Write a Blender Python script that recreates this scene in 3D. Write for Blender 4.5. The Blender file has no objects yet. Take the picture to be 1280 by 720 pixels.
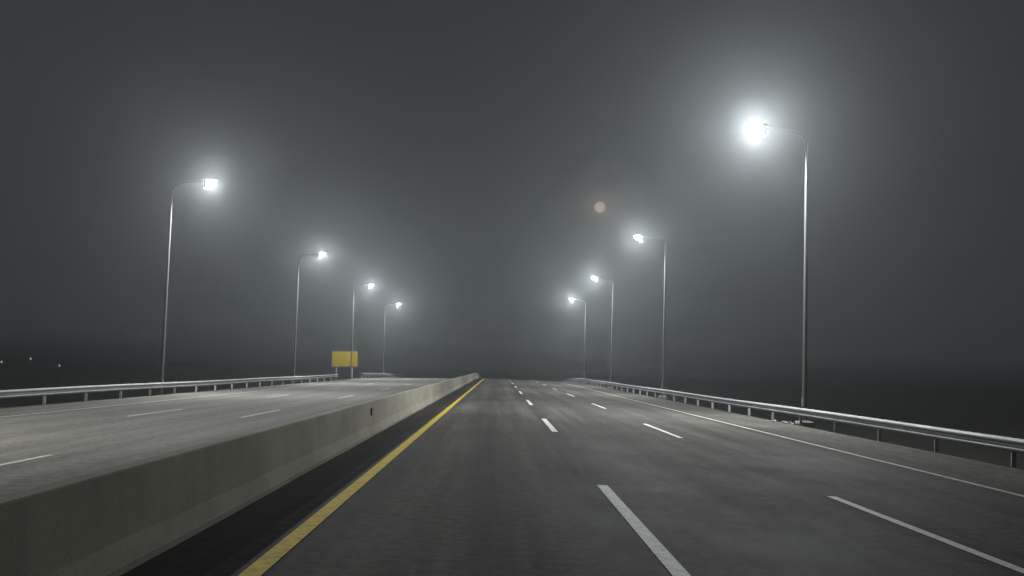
import bpy, bmesh, math, random
from mathutils import Vector, Matrix
random.seed(7)
S = bpy.context.scene
COL = S.collection
PI = math.pi

# ------------------------------------------------------------------ tuning
HAZE_DENSITY = 0.00044
HAZE_COLOR = (0.90, 0.96, 1.0)
HAZE_TOP = 24.0
LAMP_W = 10500.0
WORLD_COL = (0.0295, 0.0325, 0.033)
EXPOSURE = 0.0

# ------------------------------------------------------------------ materials
def nodes_of(name):
    m = bpy.data.materials.new(name)
    m.use_nodes = True
    nt = m.node_tree
    return m, nt, nt.nodes, nt.links, nt.nodes['Principled BSDF']

def noise(N, L, vec, scale, detail=4.0, rough=0.55, stretch=None):
    mp = N.new('ShaderNodeMapping')
    if stretch: mp.inputs['Scale'].default_value = stretch
    L.new(vec, mp.inputs['Vector'])
    n = N.new('ShaderNodeTexNoise')
    n.inputs['Scale'].default_value = scale
    n.inputs['Detail'].default_value = detail
    n.inputs['Roughness'].default_value = rough
    L.new(mp.outputs[0], n.inputs['Vector'])
    return n.outputs['Fac']

def ramp(N, L, fac, stops):
    r = N.new('ShaderNodeValToRGB')
    e = r.color_ramp.elements
    while len(e) < len(stops): e.new(0.5)
    for i, (p, c) in enumerate(stops):
        e[i].position = p
        e[i].color = (*c, 1) if not isinstance(c, float) else (c, c, c, 1)
    L.new(fac, r.inputs[0])
    return r.outputs[0]

def mix(N, L, kind, fac, a, b):
    m = N.new('ShaderNodeMix'); m.data_type = 'RGBA'; m.blend_type = kind
    if isinstance(fac, (int, float)): m.inputs[0].default_value = fac
    else: L.new(fac, m.inputs[0])
    for sock, v in ((m.inputs[6], a), (m.inputs[7], b)):
        if isinstance(v, tuple): sock.default_value = (*v, 1)
        else: L.new(v, sock)
    return m.outputs[2]

def paved(name, lo, hi, rough=0.6, patch=0.35, speck=0.5, bump=0.006, wheel=None, wamp=0.6, fine=70):
    """weathered pavement: aggregate specks, long wheel-path streaks, irregular patches"""
    m, nt, N, L, P = nodes_of(name)
    co = N.new('ShaderNodeTexCoord').outputs['Object']
    streak = noise(N, L, co, 1.0, 5, 0.6, (1.7, 0.035, 1))
    blotch = noise(N, L, co, 0.32, 6, 0.65, (1.0, 0.45, 1))
    grain = noise(N, L, co, fine, 3, 0.7)
    mid = noise(N, L, co, 5.5, 5, 0.7)
    c = ramp(N, L, streak, [(0.32, lo), (0.68, hi)])
    c = mix(N, L, 'MULTIPLY', patch, c, ramp(N, L, blotch, [(0.36, 0.35), (0.62, 1.35)]))
    c = mix(N, L, 'MULTIPLY', speck, c, ramp(N, L, mid, [(0.40, 0.55), (0.60, 1.45)]))
    c = mix(N, L, 'MULTIPLY', speck, c, ramp(N, L, grain, [(0.38, 0.35), (0.62, 1.65)]))
    if wheel:
        # paler wheel paths with a dark oil band between them, broken up by noise
        sx = N.new('ShaderNodeSeparateXYZ'); L.new(co, sx.inputs[0])
        m1 = N.new('ShaderNodeMath'); m1.operation = 'MULTIPLY_ADD'
        L.new(sx.outputs[0], m1.inputs[0]); m1.inputs[1].default_value = 2 * PI / 1.84; m1.inputs[2].default_value = PI + 2 * PI * wheel / 1.84
        m2 = N.new('ShaderNodeMath'); m2.operation = 'COSINE'; L.new(m1.outputs[0], m2.inputs[0])
        m3 = N.new('ShaderNodeMath'); m3.operation = 'MULTIPLY_ADD'
        L.new(m2.outputs[0], m3.inputs[0]); m3.inputs[1].default_value = 0.16; L.new(streak, m3.inputs[2])
        c = mix(N, L, 'MULTIPLY', wamp, c, ramp(N, L, m3.outputs[0], [(0.30, 0.62), (0.70, 1.30)]))
    L.new(c, P.inputs['Base Color'])
    r = N.new('ShaderNodeMapRange')
    r.inputs[1].default_value = 0.3; r.inputs[2].default_value = 0.7
    r.inputs[3].default_value = rough - 0.10; r.inputs[4].default_value = rough + 0.12
    L.new(blotch, r.inputs[0]); L.new(r.outputs[0], P.inputs['Roughness'])
    P.inputs['Specular IOR Level'].default_value = 0.03
    b = N.new('ShaderNodeBump'); b.inputs['Strength'].default_value = 0.7
    b.inputs['Distance'].default_value = bump
    L.new(grain, b.inputs['Height']); L.new(b.outputs[0], P.inputs['Normal'])
    return m

def paint(name, col, worn, wear=0.5):
    m, nt, N, L, P = nodes_of(name)
    co = N.new('ShaderNodeTexCoord').outputs['Object']
    a = noise(N, L, co, 9.0, 6, 0.75)
    g = noise(N, L, co, 60, 2, 0.6)
    f = ramp(N, L, a, [(0.38, wear), (0.60, 0.0)])
    c = mix(N, L, 'MIX', f, col, worn)
    c = mix(N, L, 'MULTIPLY', 0.4, c, ramp(N, L, g, [(0.3, 0.55), (0.7, 1.3)]))
    L.new(c, P.inputs['Base Color']); P.inputs['Roughness'].default_value = 0.7
    P.inputs['Specular IOR Level'].default_value = 0.06
    return m

def metal(name, col, rough=0.45, metallic=0.75, var=0.4, streak=(1, 1, 1)):
    m, nt, N, L, P = nodes_of(name)
    co = N.new('ShaderNodeTexCoord').outputs['Object']
    a = noise(N, L, co, 3.0, 6, 0.7, streak)
    c = mix(N, L, 'MULTIPLY', var, col, ramp(N, L, a, [(0.3, 0.4), (0.7, 1.3)]))
    L.new(c, P.inputs['Base Color'])
    P.inputs['Metallic'].default_value = metallic
    r = N.new('ShaderNodeMapRange')
    r.inputs[1].default_value = 0.3; r.inputs[2].default_value = 0.7
    r.inputs[3].default_value = rough - 0.08; r.inputs[4].default_value = rough + 0.12
    L.new(a, r.inputs[0]); L.new(r.outputs[0], P.inputs['Roughness'])
    return m

def glow(name, col, strength):
    m = bpy.data.materials.new(name); m.use_nodes = True
    nt = m.node_tree; nt.nodes.clear()
    o = nt.nodes.new('ShaderNodeOutputMaterial'); e = nt.nodes.new('ShaderNodeEmission')
    e.inputs[0].default_value = (*col, 1); e.inputs[1].default_value = strength
    nt.links.new(e.outputs[0], o.inputs[0])
    return m

def cast(name, lo, hi):
    """formed concrete: run-down stains, pale and dirty clouds, pores, dirt splashed along the toe"""
    m, nt, N, L, P = nodes_of(name)
    co = N.new('ShaderNodeTexCoord').outputs['Object']
    cloud = noise(N, L, co, 0.5, 6, 0.65, (1, 0.6, 1.6))
    run = noise(N, L, co, 2.2, 4, 0.6, (1, 1.0, 0.06))
    pore = noise(N, L, co, 45, 3, 0.7)
    c = ramp(N, L, cloud, [(0.34, lo), (0.66, hi)])
    c = mix(N, L, 'MULTIPLY', 0.18, c, ramp(N, L, run, [(0.36, 0.55), (0.60, 1.2)]))
    c = mix(N, L, 'MULTIPLY', 0.35, c, ramp(N, L, pore, [(0.3, 0.5), (0.65, 1.4)]))
    L.new(c, P.inputs['Base Color']); P.inputs['Roughness'].default_value = 0.9
    P.inputs['Specular IOR Level'].default_value = 0.1
    b = N.new('ShaderNodeBump'); b.inputs['Strength'].default_value = 0.5; b.inputs['Distance'].default_value = 0.006
    L.new(pore, b.inputs['Height']); L.new(b.outputs[0], P.inputs['Normal'])
    return m

M = {}
M['asphalt'] = paved('asphalt', (0.049, 0.0465, 0.0415), (0.078, 0.0745, 0.067), 0.80, 0.5, 0.6, wheel=0.17)
M['old_asphalt'] = paved('old_asphalt', (0.116, 0.112, 0.104), (0.140, 0.135, 0.126), 0.80, 0.28, 0.45, wheel=0.9, wamp=0.25)
M['shoulder_asphalt'] = paved('shoulder_asphalt', (0.064, 0.061, 0.055), (0.092, 0.088, 0.080), 0.85, 0.5, 0.85)
M['shaded_asphalt'] = paved('shaded_asphalt', (0.030, 0.028, 0.026), (0.045, 0.043, 0.039), 0.9, 0.3, 0.5)  # darker asphalt for the barrier's painted shadow
def plain_tone(m):
    # paler plain away from the road, darker embankment
    nt = m.node_tree; N, L, P = nt.nodes, nt.links, nt.nodes['Principled BSDF']
    co = N.new('ShaderNodeTexCoord').outputs['Object']
    sx = N.new('ShaderNodeSeparateXYZ'); L.new(co, sx.inputs[0])
    ab = N.new('ShaderNodeMath'); ab.operation = 'ABSOLUTE'; L.new(sx.outputs[0], ab.inputs[0])
    ad = N.new('ShaderNodeMath'); ad.operation = 'MULTIPLY_ADD'
    L.new(noise(N, L, co, 0.12, 5, 0.65), ad.inputs[0]); ad.inputs[1].default_value = 30.0; L.new(ab.outputs[0], ad.inputs[2])
    mr = N.new('ShaderNodeMapRange'); L.new(ad.outputs[0], mr.inputs[0])
    mr.inputs[1].default_value = 38; mr.inputs[2].default_value = 60
    src = P.inputs['Base Color'].links[0].from_socket
    L.new(mix(N, L, 'MIX', mr.outputs[0], src, (0.36, 0.34, 0.30)), P.inputs['Base Color'])
M['concrete'] = cast('cast_concrete', (0.215, 0.198, 0.160), (0.305, 0.283, 0.232))
M['soil'] = paved('dark_soil', (0.035, 0.033, 0.026), (0.075, 0.071, 0.056), 0.95, 0.6, 0.5, 0.03, fine=14)
plain_tone(M['soil'])
M['white'] = paint('white_road_paint', (0.80, 0.79, 0.76), (0.20, 0.195, 0.18), 0.55)
M['old_white'] = paint('faded_white_road_paint', (0.50, 0.49, 0.465), (0.16, 0.155, 0.148), 0.65)
M['yellow'] = paint('yellow_road_paint', (0.66, 0.46, 0.012), (0.26, 0.175, 0.015), 0.7)
M['galv'] = metal('galvanised_steel', (0.24, 0.245, 0.25), 0.7, 0.1, 0.5, (1, 0.25, 1))
M['post'] = metal('dull_galvanised_steel', (0.34, 0.34, 0.335), 0.6, 0.5, 0.5)
M['pole'] = metal('painted_pole_steel', (0.062, 0.064, 0.065), 0.85, 0.0, 0.3, (4, 4, 0.3))
M['head'] = metal('grey_lamp_casting', (0.06, 0.062, 0.065), 0.55, 0.3, 0.3)
M['footing'] = paved('footing_concrete', (0.20, 0.195, 0.18), (0.27, 0.265, 0.245), 0.85, 0.5, 0.5, 0.006)
M['sign'] = paint('yellow_sign_sheeting', (0.20, 0.142, 0.004), (0.155, 0.105, 0.004), 0.6)
M['rust'] = metal('rusty_steel', (0.10, 0.055, 0.035), 0.8, 0.2, 0.6)
M['rubber'] = metal('black_rubber', (0.018, 0.018, 0.018), 0.8, 0.0, 0.4)
M['stone'] = paved('rubble', (0.17, 0.16, 0.145), (0.28, 0.27, 0.245), 0.9, 0.5, 0.5)
M['lens'] = glow('lit_lamp_glass', (0.93, 1.0, 0.98), 0.8)
def clear_glass(m):
    # the bowl is glass: the lamp inside shines out through it
    nt = m.node_tree; e = next(n for n in nt.nodes if n.type == 'EMISSION'); o = next(n for n in nt.nodes if n.type == 'OUTPUT_MATERIAL')
    t = nt.nodes.new('ShaderNodeBsdfTransparent'); a = nt.nodes.new('ShaderNodeAddShader')
    nt.links.new(e.outputs[0], a.inputs[0]); nt.links.new(t.outputs[0], a.inputs[1]); nt.links.new(a.outputs[0], o.inputs[0])
clear_glass(M['lens'])
M['far_lens'] = glow('far_lamp_glass', (0.95, 1.0, 0.95), 0.35)

# ------------------------------------------------------------------ object helpers
def obj(name, bm, mat, parent=None, smooth=False):
    bmesh.ops.recalc_face_normals(bm, faces=bm.faces[:])
    me = bpy.data.meshes.new(name); bm.to_mesh(me); bm.free()
    me.materials.append(M[mat] if isinstance(mat, str) else mat)
    if smooth:
        for p in me.polygons: p.use_smooth = True
    o = bpy.data.objects.new(name, me); COL.objects.link(o)
    o.parent = parent
    return o

def tag(o, label=None, cat=None, group=None, kind=None):
    if label: o['label'] = label
    if cat: o['category'] = cat
    if group: o['group'] = group
    if kind: o['kind'] = kind
    return o

def thing(name, label, cat, loc, group=None):
    o = bpy.data.objects.new(name, None); COL.objects.link(o)
    o.location = loc; o.empty_display_size = 0.3
    return tag(o, label, cat, group)

def copy_tree(o, parent=None):
    c = o.copy(); COL.objects.link(c); c.parent = parent
    for ch in list(o.children): copy_tree(ch, c)
    return c

def box(bm, cx, cy, cz, sx, sy, sz, bevel=0.0, rot=None):
    r = bmesh.ops.create_cube(bm, size=1)
    vs = r['verts']
    for v in vs: v.co = Vector((v.co.x * sx, v.co.y * sy, v.co.z * sz))
    if bevel:
        es = list({e for v in vs for e in v.link_edges})
        rb = bmesh.ops.bevel(bm, geom=es, offset=bevel, segments=2, affect='EDGES', profile=0.5)
        vs = list({v for f in rb['faces'] for v in f.verts} | {v for v in vs if v.is_valid})
    for v in vs:
        if rot is not None: v.co = rot @ v.co
        v.co += Vector((cx, cy, cz))

def tube(bm, pts, radii, seg=12, cap=True):
    """round bar through pts with a radius at each"""
    rings = []
    for i, p in enumerate(pts):
        p = Vector(p)
        d = Vector(pts[min(i + 1, len(pts) - 1)]) - Vector(pts[max(i - 1, 0)])
        d.normalize()
        a = d.orthogonal() if abs(d.z) < 0.9 else Vector((1, 0, 0))
        a = (Vector((0, 1, 0)) if abs(d.y) < 0.9 else Vector((1, 0, 0)))
        u = a.cross(d).normalized(); w = d.cross(u).normalized()
        rings.append([bm.verts.new(p + radii[i] * (math.cos(2 * PI * k / seg) * u + math.sin(2 * PI * k / seg) * w)) for k in range(seg)])
    for a, b in zip(rings, rings[1:]):
        for k in range(seg):
            bm.faces.new((a[k], a[(k + 1) % seg], b[(k + 1) % seg], b[k]))
    if cap:
        bm.faces.new(rings[0]); bm.faces.new(rings[-1])

# ------------------------------------------------------------------ the lie of the land
def prof(y):
    """long profile: level, then a crest and a steady fall"""
    k = 0.00022
    if y < 150: return 0.0
    if y < 250: return -k * (y - 150) ** 2
    return -k * 100 ** 2 - 2 * k * 100 * 70 * (1 - math.exp(-(y - 250) / 70))

def zr(x, y, lift=0.0):
    """road surface: crowned at the median, 2 % fall to both sides"""
    return prof(y) - 0.02 * abs(x) + lift

YS = [-40 + i * 2.0 for i in range(0, 121)] + [205, 210, 216, 223, 231, 240, 250, 265, 285, 310, 340, 380, 430, 500]
YEND = YS[-1]

def strip(name, x0, x1, lift, mat, parent=None, nx=1, y0=None, y1=None, kind='structure', wob=0.0):
    bm = bmesh.new()
    ys = [y for y in YS if (y0 is None or y > y0) and (y1 is None or y < y1)]
    if y0 is not None: ys = [y0] + ys
    if y1 is not None: ys = ys + [y1]
    rows = []
    for y in ys:
        row = []
        for i in range(nx + 1):
            x = x0 + (x1 - x0) * i / nx
            if wob and i in (0, nx): x += random.uniform(-wob, wob)
            row.append(bm.verts.new((x, y, zr(x, y, lift))))
        rows.append(row)
    for a, b in zip(rows, rows[1:]):
        for i in range(nx):
            bm.faces.new((a[i], a[i + 1], b[i + 1], b[i]))
    o = obj(name, bm, mat, parent)
    if kind: o['kind'] = kind
    return o

# ground: one sheet under everything, embankment down to the plain on both sides
def ground_z(x, y):
    p = prof(y)
    ax = abs(x)
    eR = 12.45 if x > 0 else 19.2
    if ax <= eR: base = -0.02 * ax - 0.30
    else:
        d = ax - eR
        shoulder = -0.02 * eR - 0.12
        base = shoulder - 0.16 * min(d, 1.6) - 0.5 * max(0, min(d - 1.6, 13.0))
    n = 0.10 * math.sin(x * 0.9 + y * 0.13) * math.sin(y * 0.41 + x * 0.3) if ax > eR + 2 else 0
    t = max(0.0, min(1.0, (y - 490) / 120.0))       # past the end of the built road the bank runs out into the plain
    return p + base * (1 - t) - 7.9 * t + n

bm = bmesh.new()
xs = [-4500, -2400, -1100, -640, -400, -260, -180, -130, -90, -65, -50, -42, -36, -33, -30, -27, -24.5, -22.6, -21.4, -20.0, -19.2, -16, -10, -4, 0, 4, 8, 12.45,
      13.2, 14, 15, 16.5, 18.5, 21, 24, 27, 28.5, 31, 36, 44, 55, 75, 105, 150, 220, 330, 460, 640, 1100, 2400, 4500]
gy = [-60 + i * 3 for i in range(0, 100)] + [245, 260, 280, 305, 335, 370, 410, 460, 520, 600, 760, 1000, 1400, 2000, 2800, 4500]
rows = [[bm.verts.new((x, y, ground_z(x, y))) for x in xs] for y in gy]
for a, b in zip(rows, rows[1:]):
    for i in range(len(xs) - 1): bm.faces.new((a[i], a[i + 1], b[i + 1], b[i]))
tag(obj('ground', bm, 'soil', smooth=True), kind='structure')

# carriageways
right_road = strip('road', -3.20, 12.30, 0.0, 'asphalt', nx=12)
left_road = strip('road', -19.0, -3.40, 0.0, 'old_asphalt', nx=12)
strip('barrier_shade', -3.14, -2.40, 0.004, 'shaded_asphalt', nx=1, wob=0.025)  # barrier's shadow, painted as a dark strip along its foot
strip('road_shoulder', 9.75, 12.34, 0.004, 'shoulder_asphalt', nx=2, wob=0.02)

# median barrier: cast concrete with a sloped toe, one continuous run over the crest
HB = [(0.215, -0.12), (0.215, 0.075), (0.205, 0.085), (0.140, 0.235), (0.128, 0.262), (0.088, 0.835), (0.076, 0.850)]
HB = HB + [(-a, b) for a, b in reversed(HB)]
bar = thing('concrete_barrier', 'long grey concrete median barrier dividing the two carriageways', 'barrier', (-3.30, 0, 0))
bm = bmesh.new()
rows = []
for i in range(0, 187):
    y = -40 + i * 1.5 if i < 180 else 230 + (i - 180) * 40
    wx = 0.006 * math.sin(y * 0.6) + 0.004 * math.sin(y * 1.7 + 1); wz = 0.004 * math.sin(y * 0.45 + 2)
    rows.append([bm.verts.new((a + wx + random.uniform(-.002, .002), y, zr(-3.30, y, b + (wz if b > 0.3 else 0)))) for a, b in HB])
for a, b in zip(rows, rows[1:]):
    for i in range(len(a) - 1): bm.faces.new((a[i], a[i + 1], b[i + 1], b[i]))
obj('wall', bm, 'concrete', bar)
bm = bmesh.new()
box(bm, 0.117, 27.9, zr(-3.3, 27.9, 0.60), 0.03, 0.17, 0.19, 0.006)
obj('outlet_box', bm, 'rubber', bar)

# painted lines
strip('edge_line', -2.12, -1.93, 0.008, 'yellow', right_road)
strip('edge_line', 9.02, 9.17, 0.008, 'old_white', right_road)
strip('edge_line', -4.75, -4.60, 0.008, 'yellow', left_road)
strip('edge_line', -15.95, -15.80, 0.008, 'old_white', left_road)
for k in range(-1, 9):
    y = 9.35 + 21.8 * k
    strip('lane_marking', 1.60, 1.77, 0.008, 'white', right_road, y0=y, y1=y + 7.8)
    strip('lane_marking', 5.21, 5.36, 0.008, 'white', right_road, y0=y, y1=y + 7.8)
    y = 14.6 + 21.8 * k
    strip('lane_marking', -8.55, -8.41, 0.008, 'old_white', left_road, y0=y, y1=y + 6.4)
    strip('lane_marking', -12.33, -12.18, 0.008, 'old_white', left_road, y0=y, y1=y + 6.4)

# ------------------------------------------------------------------ guardrails
W = [(0.004, 0.158), (-0.014, 0.156), (-0.075, 0.122), (-0.092, 0.108), (-0.094, 0.082), (-0.080, 0.066), (-0.010, 0.024), (0.0, 0.012), (0.0, -0.012), (-0.010, -0.024),
     (-0.080, -0.066), (-0.094, -0.082), (-0.092, -0.108), (-0.075, -0.122), (-0.014, -0.156), (0.004, -0.158)]

def post_mesh():
    bm = bmesh.new()      # C-section steel post, open to the back
    t = 0.012
    box(bm, 0, 0, 0.13, 0.11, t, 1.10)
    box(bm, -0.049, 0.031, 0.13, t, 0.05, 1.098)
    box(bm, 0.049, 0.031, 0.13, t, 0.05, 1.098)
    return bm

def guardrail(x, side, ys0, ys1, label, cap0, cap1, step=4.6, off=0.0):
    """side = direction of the traffic, +1 means the beam faces +x"""
    root = thing('guardrail', label, 'guardrail', (x, ys0, zr(x, ys0)), 'guardrails along the road edges')
    o = Vector(root.location)
    bm = bmesh.new()
    ys = []
    y = ys0
    while y < ys1 - 0.01:
        ys.append(y); y += 1.15
    ys.append(ys1)
    ph = random.uniform(0, 6)
    rows = []
    for y in ys:
        dx = 0.012 * math.sin(y * 0.21 + ph) + 0.006 * math.sin(y * 0.77)
        dz = 0.55 + 0.014 * math.sin(y * 0.17 + 2 * ph)
        rows.append([bm.verts.new((-side * (a) * 1.0 + side * 0.18 + dx, y - o.y, prof(y) - 0.02 * abs(x) + dz + b - o.z)) for a, b in W])
    for a, b in zip(rows, rows[1:]):
        for i in range(len(a) - 1): bm.faces.new((a[i], a[i + 1], b[i + 1], b[i]))
    g = obj('beam', bm, 'galv', root)
    s = g.modifiers.new('thickness', 'SOLIDIFY'); s.thickness = 0.006
    # posts with their spacer blocks
    first = None
    y = ys0 + off
    k = 0
    while y < ys1:
        loc = Vector((0, y - o.y, prof(y) - o.z - 0.02 * abs(x)))
        if first is None:
            p = obj('post', post_mesh(), 'post', root)
            b2 = bmesh.new(); box(b2, side * 0.115, -0.0, 0.55, 0.12, 0.10, 0.30, 0.006)
            sp = obj('spacer_block', b2, 'post', p)
            b3 = bmesh.new()
            bmesh.ops.create_uvsphere(b3, u_segments=8, v_segments=5, radius=0.02)
            for v in b3.verts: v.co = Vector((v.co.x * 0.6 + side * 0.187, v.co.y, v.co.z + 0.55))
            bo = obj('bolt', b3, 'galv', p)
            first = p
        else:
            p = first.copy(); COL.objects.link(p); p.parent = root
            for ch in first.children:
                c = ch.copy(); COL.objects.link(c); c.parent = p
        p.location = loc
        p.rotation_euler = (random.uniform(-.02, .02), random.uniform(-.025, .025), random.uniform(-.05, .05))
        y += step; k += 1
    # flared end pieces
    for yy, dr, on in ((ys0, -1, cap0), (ys1, 1, cap1)):
        if not on: continue
        bm = bmesh.new()
        pts = []
        for a in range(0, 10):
            t = a / 9
            pts.append((side * (0.20 - 0.17 * (1 - math.cos(t * PI * .9))), yy - o.y + dr * (0.02 + 0.30 * math.sin(t * PI * .75))))
        col = [[bm.verts.new((px, py, prof(yy) - 0.02 * abs(x) - o.z + 0.55 + q)) for q in (-0.30, -0.15, 0, 0.10, 0.20)] for px, py in pts]
        for a, b in zip(col, col[1:]):
            for i in range(4): bm.faces.new((a[i], a[i + 1], b[i + 1], b[i]))
        e = obj('end_terminal', bm, 'rubber', root, smooth=True)
        s = e.modifiers.new('thickness', 'SOLIDIFY'); s.thickness = 0.006
    return root

guardrail(12.48, -1, 3.0, 214.0, 'long steel guardrail on the right road edge with bright highlights along its beam', False, False, off=0.2)
guardrail(-18.98, 1, 8.0, 128.0, 'long steel guardrail on the left edge, ending at the yellow sign', False, True, off=1.2)
guardrail(-18.98, 1, 152.0, 214.0, 'short far steel guardrail starting beyond the yellow sign on the left', True, False, off=0.4)

# ------------------------------------------------------------------ lamp posts
def make_lamp_post(label):
    """arm towards +x; lantern centre 2.15 m out, 12.3 m up"""
    root = thing('lamp_post', label, 'lamp post', (0, 0, 0), 'lit lamp posts along the road')
    ft = bmesh.new(); box(ft, 0, 0, -0.35, 0.62, 0.72, 1.0, 0.03); obj('footing', ft, 'footing', root)
    bp = bmesh.new(); box(bp, 0, 0, 0.165, 0.42, 0.42, 0.025, 0.004)
    for sx in (-1, 1):
        for sy in (-1, 1): tube(bp, [(sx * .16, sy * .16, .178), (sx * .16, sy * .16, .25)], [.016, .016], 6)
    obj('base_plate', bp, 'post', root)
    pl = bmesh.new()
    zs = [0.18, 0.5, 3, 6, 9, 11.4, 11.85]
    tube(pl, [(0, 0, z) for z in zs], [0.105 - 0.052 * z / 12 for z in zs], 14)
    obj('pole', pl, 'pole', root, smooth=True)
    d = bmesh.new(); box(d, 0.097, 0, 0.95, 0.02, 0.10, 0.38, 0.006); obj('access_door', d, 'post', root)
    ar = bmesh.new()
    pts = [(0, 0, 11.78), (0.10, 0, 11.98), (0.35, 0, 12.12), (0.9, 0, 12.24), (1.5, 0, 12.33), (1.80, 0, 12.37)]
    tube(ar, pts, [0.048, 0.045, 0.040, 0.036, 0.032, 0.031], 10)
    obj('arm', ar, 'head', root, smooth=True)
    # lantern: a long flat casting, rounded in plan, deeper at the arm end
    hd = bmesh.new()
    N_ = 11
    rings = []
    for i in range(N_):
        t = i / (N_ - 1)
        x = 1.70 + 0.92 * t
        w = 0.07 + 0.10 * math.sin(PI * min(1, 0.12 + t * 0.86)) ** 0.6
        if t > .9: w *= 0.75
        top = 0.06 + 0.055 * math.sin(PI * min(1, t + 0.1))
        bot = -0.045
        ring = []
        for k in range(12):
            a = 2 * PI * k / 12
            cy, cz = math.cos(a), math.sin(a)
            ring.append(hd.verts.new((x, w * cy, 12.385 + 0.04 * t + (top * cz if cz > 0 else -bot * cz))))
        rings.append(ring)
    for a, b in zip(rings, rings[1:]):
        for k in range(12): hd.faces.new((a[k], a[(k + 1) % 12], b[(k + 1) % 12], b[k]))
    hd.faces.new(rings[0]); hd.faces.new(rings[-1])
    head = obj('lamp_head', hd, 'head', root, smooth=True)
    # bowl-shaped glass under it
    ln = bmesh.new()
    bmesh.ops.create_uvsphere(ln, u_segments=18, v_segments=10, radius=1)
    bmesh.ops.delete(ln, geom=[v for v in ln.verts if v.co.z > 0.05], context='VERTS')
    for v in ln.verts: v.co = Vector((2.22 + v.co.x * 0.33, v.co.y * 0.23, 12.362 + v.co.z * 0.29))
    obj('lens', ln, 'lens', head, smooth=True)
    # added plate that keeps the light off the pole and arm
    sh = bmesh.new()
    ring = [[sh.verts.new((2.22 + q * math.cos(a), 0.72 * q * math.sin(a), z)) for q, z in ((0.40, 12.37), (0.40, 11.96), (0.388, 11.96), (0.388, 12.37))]
            for a in [math.radians(118 + 124 * k / 12) for k in range(13)]]
    for a, b in zip(ring, ring[1:]):
        for k in range(4): sh.faces.new((a[k], a[(k + 1) % 4], b[(k + 1) % 4], b[k]))
    sh.faces.new(ring[0]); sh.faces.new(ring[-1])
    obj('added_shield', sh, 'rubber', root)
    # the road beam below the lantern, and the weaker glow its bowl spills to all sides
    ld = bpy.data.lights.new('lamp_beam', 'SPOT')
    ld.energy = LAMP_W * 0.72; ld.spot_size = math.radians(166); ld.spot_blend = 0.6
    ld.color = (1.0, 0.985, 0.93); ld.shadow_soft_size = 0.08
    lo = bpy.data.objects.new('lamp_beam', ld); COL.objects.link(lo)
    lo.location = (2.22, 0, 12.22); lo.scale = (0.42, 1.0, 1.0); lo.parent = root
    ld = bpy.data.lights.new('lamp_glow', 'POINT')
    ld.energy = LAMP_W * 0.75; ld.color = (0.95, 1.0, 0.99); ld.shadow_soft_size = 0.10
    lo = bpy.data.objects.new('lamp_glow', ld); COL.objects.link(lo)
    lo.location = (2.24, 0, 12.22); lo.parent = root
    return root

RX, LX = 13.18, -19.40
spots = [
    ('right', 86.6, 'second lamp post from the camera behind the right guardrail'),
    ('right', 46.6, 'tall lamp post nearest on the right, rising behind the guardrail under the largest glow'),
    ('right', 126.6, 'third lamp post from the camera behind the right guardrail'),
    ('right', 166.6, 'farthest lamp post on the right, where the guardrail fades out'),
    ('left', 63.2, 'tall lamp post nearest on the left, well before the yellow sign'),
    ('left', 104.0, 'second lamp post on the left, between the nearest one and the yellow sign'),
    ('left', 144.0, 'lamp post whose pole crosses right in front of the yellow sign'),
    ('left', 184.0, 'farthest lamp post on the left, just past the yellow sign'),
    ('left', 23.5, 'lamp post beside the left guardrail, just outside the left edge of the photo'),
]
first = None
for side, y, label in spots:
    if first is None:
        o = first = make_lamp_post(label)
    else:
        o = copy_tree(first); o['label'] = label
    if y == 46.6:          # glow raised and beam cut to widen this lamp's halo
        for ch in o.children:
            if ch.type == 'LIGHT': ch.data = ch.data.copy(); ch.data.energy *= 2.0 if ch.data.type == 'POINT' else 0.65
    if y == 23.5:          # glow cut to darken the near road, beam raised
        for ch in o.children:
            if ch.type == 'LIGHT': ch.data = ch.data.copy(); ch.data.energy *= 0.35 if ch.data.type == 'POINT' else 1.25
    x = RX if side == 'right' else LX
    o.location = (x, y, zr(x, y) - 0.16 + (0.10 if side == 'right' else -0.22))
    o.scale = (1, 1, 1.042)
    o.rotation_euler = (0, random.uniform(-.003, .003), (PI if side == 'right' else 0.0) + random.uniform(-.03, .03))

# ------------------------------------------------------------------ yellow sign
SX, SY = -20.75, 148.0
sz = zr(SX, SY)
sg = thing('road_sign', 'plain yellow rectangular board on two legs behind a lamp pole at the left guardrail gap', 'sign', (SX, SY, sz))
sg.rotation_euler = (0, -0.028, 0); sg.scale = (1.08, 1, 1.08)
b = bmesh.new(); box(b, 0, 0, 2.42, 3.25, 0.03, 1.92, 0.012); obj('sign_board', b, 'sign', sg)
b = bmesh.new()
for z in (1.51, 3.33): box(b, 0, -0.019, z, 3.16, 0.006, 0.05)
for x in (-1.555, 1.555): box(b, x, -0.019, 2.42, 0.05, 0.006, 1.768)
obj('border', b, 'rust', sg)
for x in (-1.05, 0.95):
    b = bmesh.new(); box(b, x, 0.06, 1.55, 0.09, 0.08, 3.5, 0.005); obj('leg', b, 'post', sg)
for z in (1.95, 2.9):
    b = bmesh.new(); box(b, 0, 0.026, z, 3.0, 0.018, 0.06); obj('brace', b, 'post', sg)

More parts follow.
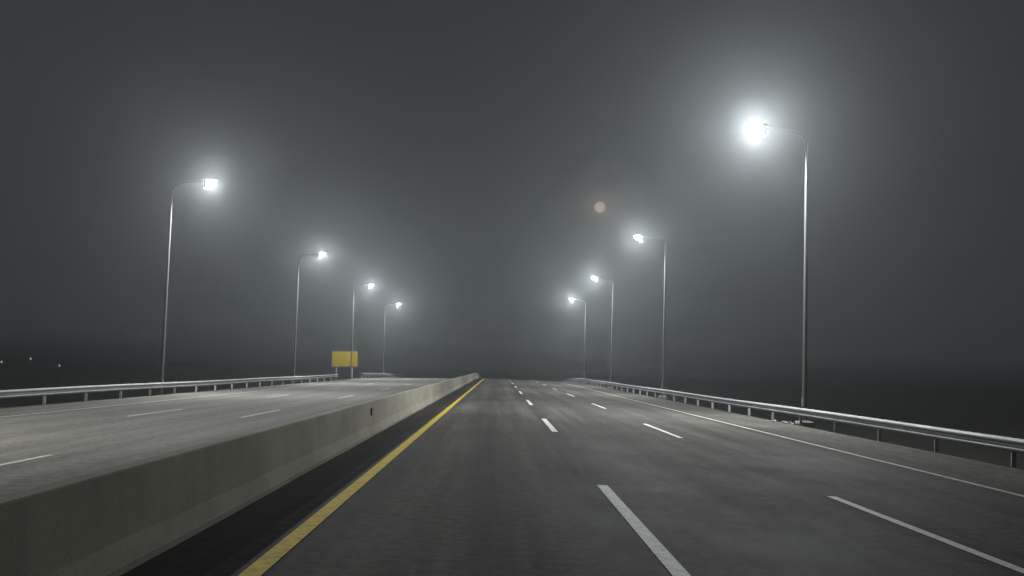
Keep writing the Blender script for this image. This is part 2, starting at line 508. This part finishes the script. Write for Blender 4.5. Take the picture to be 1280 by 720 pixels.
# rubble heaped at the foot of the near right lamp post
b = bmesh.new()
for i in range(70):
    r = abs(random.gauss(0, 0.55)); a = random.uniform(0, 2 * PI)
    x, y = 12.30 + 0.32 * r * math.cos(a), 46.0 + 1.5 * r * math.sin(a)
    s = random.uniform(0.03, 0.10)
    res = bmesh.ops.create_icosphere(b, subdivisions=1, radius=s)
    for v in res['verts']:
        v.co *= random.uniform(0.7, 1.2)
        v.co = Vector((v.co.x + x, v.co.y * 1.3 + y, v.co.z * 0.7 + zr(x, y) + s * 0.3))
tag(obj('rubble', b, 'stone'), kind='stuff')

# three far lights on the plain at the left
far = None
for x, y, zl, label in ((-131.5, 290, -0.85, 'bright distant light point at the extreme left, low over the guardrail'),
                        (-135.0, 316, 0.05, 'faintest of the distant light points on the left'),
                        (-123.0, 307, -1.55, 'small distant light point nearest to the left lamp posts')):
    gz = ground_z(x, y)
    if far is None:
        far = o = thing('distant_lamp', label, 'distant lamp', (x, y, gz), 'distant lamps on the plain')
        b = bmesh.new(); tube(b, [(0, 0, -.2), (0, 0, 6.0)], [.09, .06], 8); obj('pole', b, 'post', o)
        b = bmesh.new(); bmesh.ops.create_uvsphere(b, u_segments=10, v_segments=8, radius=0.22)
        for v in b.verts: v.co = Vector((v.co.x * 1.2, v.co.y, v.co.z * .8 + 6.2))
        obj('lantern', b, 'far_lens', o)
    else:
        o = copy_tree(far); o['label'] = label; o.location = (x, y, gz)
    o.scale = (1, 1, (zl - gz) / 6.2)

# ------------------------------------------------------------------ camera
F, ROLL = 1357.0, 0.03
yaw, pit = math.atan(14.5 / F), math.atan(99 / F)
cam = bpy.data.cameras.new('camera'); co = bpy.data.objects.new('camera', cam); COL.objects.link(co)
cam.sensor_width = 36; cam.lens = F / 1280 * 36; cam.clip_start = 0.05; cam.clip_end = 12000
rot = Matrix.Rotation(-yaw, 3, 'Z') @ Matrix.Rotation(PI / 2 + pit, 3, 'X') @ Matrix.Rotation(ROLL, 3, 'Z')
co.matrix_world = Matrix.Translation((0, 0, 1.77)) @ rot.to_4x4()
S.camera = co

# moon, far beyond the haze
d = (rot @ Vector(((750 - 640) / F, -(259 - 360) / F, -1))).normalized()
b = bmesh.new(); bmesh.ops.create_uvsphere(b, u_segments=32, v_segments=20, radius=32.0)
mo = obj('moon', b, glow('moonlit_rock', (0.92, 0.98, 0.92), 0.20), smooth=True)
mo.location = Vector((0, 0, 1.77)) + d * 6500
tag(mo, 'small round pale moon alone in the night sky above the road', 'moon')

# added ball of thin cloud that draws the moon's warm halo
mc = mo.location
b = bmesh.new(); bmesh.ops.create_icosphere(b, subdivisions=4, radius=420)
cm = bpy.data.materials.new('moon_halo_cloud'); cm.use_nodes = True
nt = cm.node_tree; nt.nodes.clear()
out = nt.nodes.new('ShaderNodeOutputMaterial'); pv = nt.nodes.new('ShaderNodeVolumePrincipled')
pv.inputs['Color'].default_value = (1.0, 0.74, 0.58, 1);  # halo's warm tint put into the cloud colour
tc = nt.nodes.new('ShaderNodeTexCoord'); ln = nt.nodes.new('ShaderNodeVectorMath'); ln.operation = 'LENGTH'
mr = nt.nodes.new('ShaderNodeMapRange'); mr.interpolation_type = 'SMOOTHSTEP'
mr.inputs[1].default_value = 0; mr.inputs[2].default_value = 400; mr.inputs[3].default_value = 0.0004; mr.inputs[4].default_value = 0
nt.links.new(tc.outputs['Object'], ln.inputs[0]); nt.links.new(ln.outputs['Value'], mr.inputs[0]); nt.links.new(mr.outputs[0], pv.inputs['Density'])
pv.inputs['Anisotropy'].default_value = 0.2
nt.links.new(pv.outputs[0], out.inputs['Volume'])
cl = obj('cloud', b, cm); cl.location = mc; tag(cl, kind='stuff')  # added cloud, only there to carry the halo
ld = bpy.data.lights.new('halo_lamp', 'POINT'); ld.energy = 600000; ld.color = (1.0, 0.86, 0.74); ld.shadow_soft_size = 20  # added lamp in front of the moon that lights the halo cloud
lo = bpy.data.objects.new('halo_lamp', ld); COL.objects.link(lo); lo.parent = mo; lo.location = -d * 60

# ------------------------------------------------------------------ haze
b = bmesh.new(); zlo, zhi = -26.0, HAZE_TOP
for p in (): pass
zmin = min(ground_z(x, y) for x in xs for y in gy) - 1.0
box(b, 0, 2200, (zmin + zhi) / 2, 9200, 4900, zhi - zmin)
hm = bpy.data.materials.new('night_haze'); hm.use_nodes = True
nt = hm.node_tree; nt.nodes.clear()
out = nt.nodes.new('ShaderNodeOutputMaterial'); pv = nt.nodes.new('ShaderNodeVolumePrincipled')
pv.inputs['Color'].default_value = (*HAZE_COLOR, 1)
pv.inputs['Density'].default_value = HAZE_DENSITY
pv.inputs['Anisotropy'].default_value = 0.86
nt.links.new(pv.outputs[0], out.inputs['Volume'])
tag(obj('haze', b, hm), kind='stuff')

# ------------------------------------------------------------------ night sky
w = bpy.data.worlds.new('World'); S.world = w; w.use_nodes = True
bg = w.node_tree.nodes['Background']
bg.inputs[0].default_value = (*WORLD_COL, 1); bg.inputs[1].default_value = 1.0

S.view_settings.view_transform = 'Standard'
S.view_settings.look = 'None'
S.view_settings.exposure = EXPOSURE
S.view_settings.gamma = 1.0
cy = S.cycles
S.render.engine = 'CYCLES'
cy.use_denoising = True
cy.use_light_tree = True
cy.sample_clamp_indirect = 1.0
cy.volume_max_steps = 256
cy.light_sampling_threshold = 0.0
cy.max_bounces = 4; cy.diffuse_bounces = 2; cy.glossy_bounces = 2; cy.volume_bounces = 0
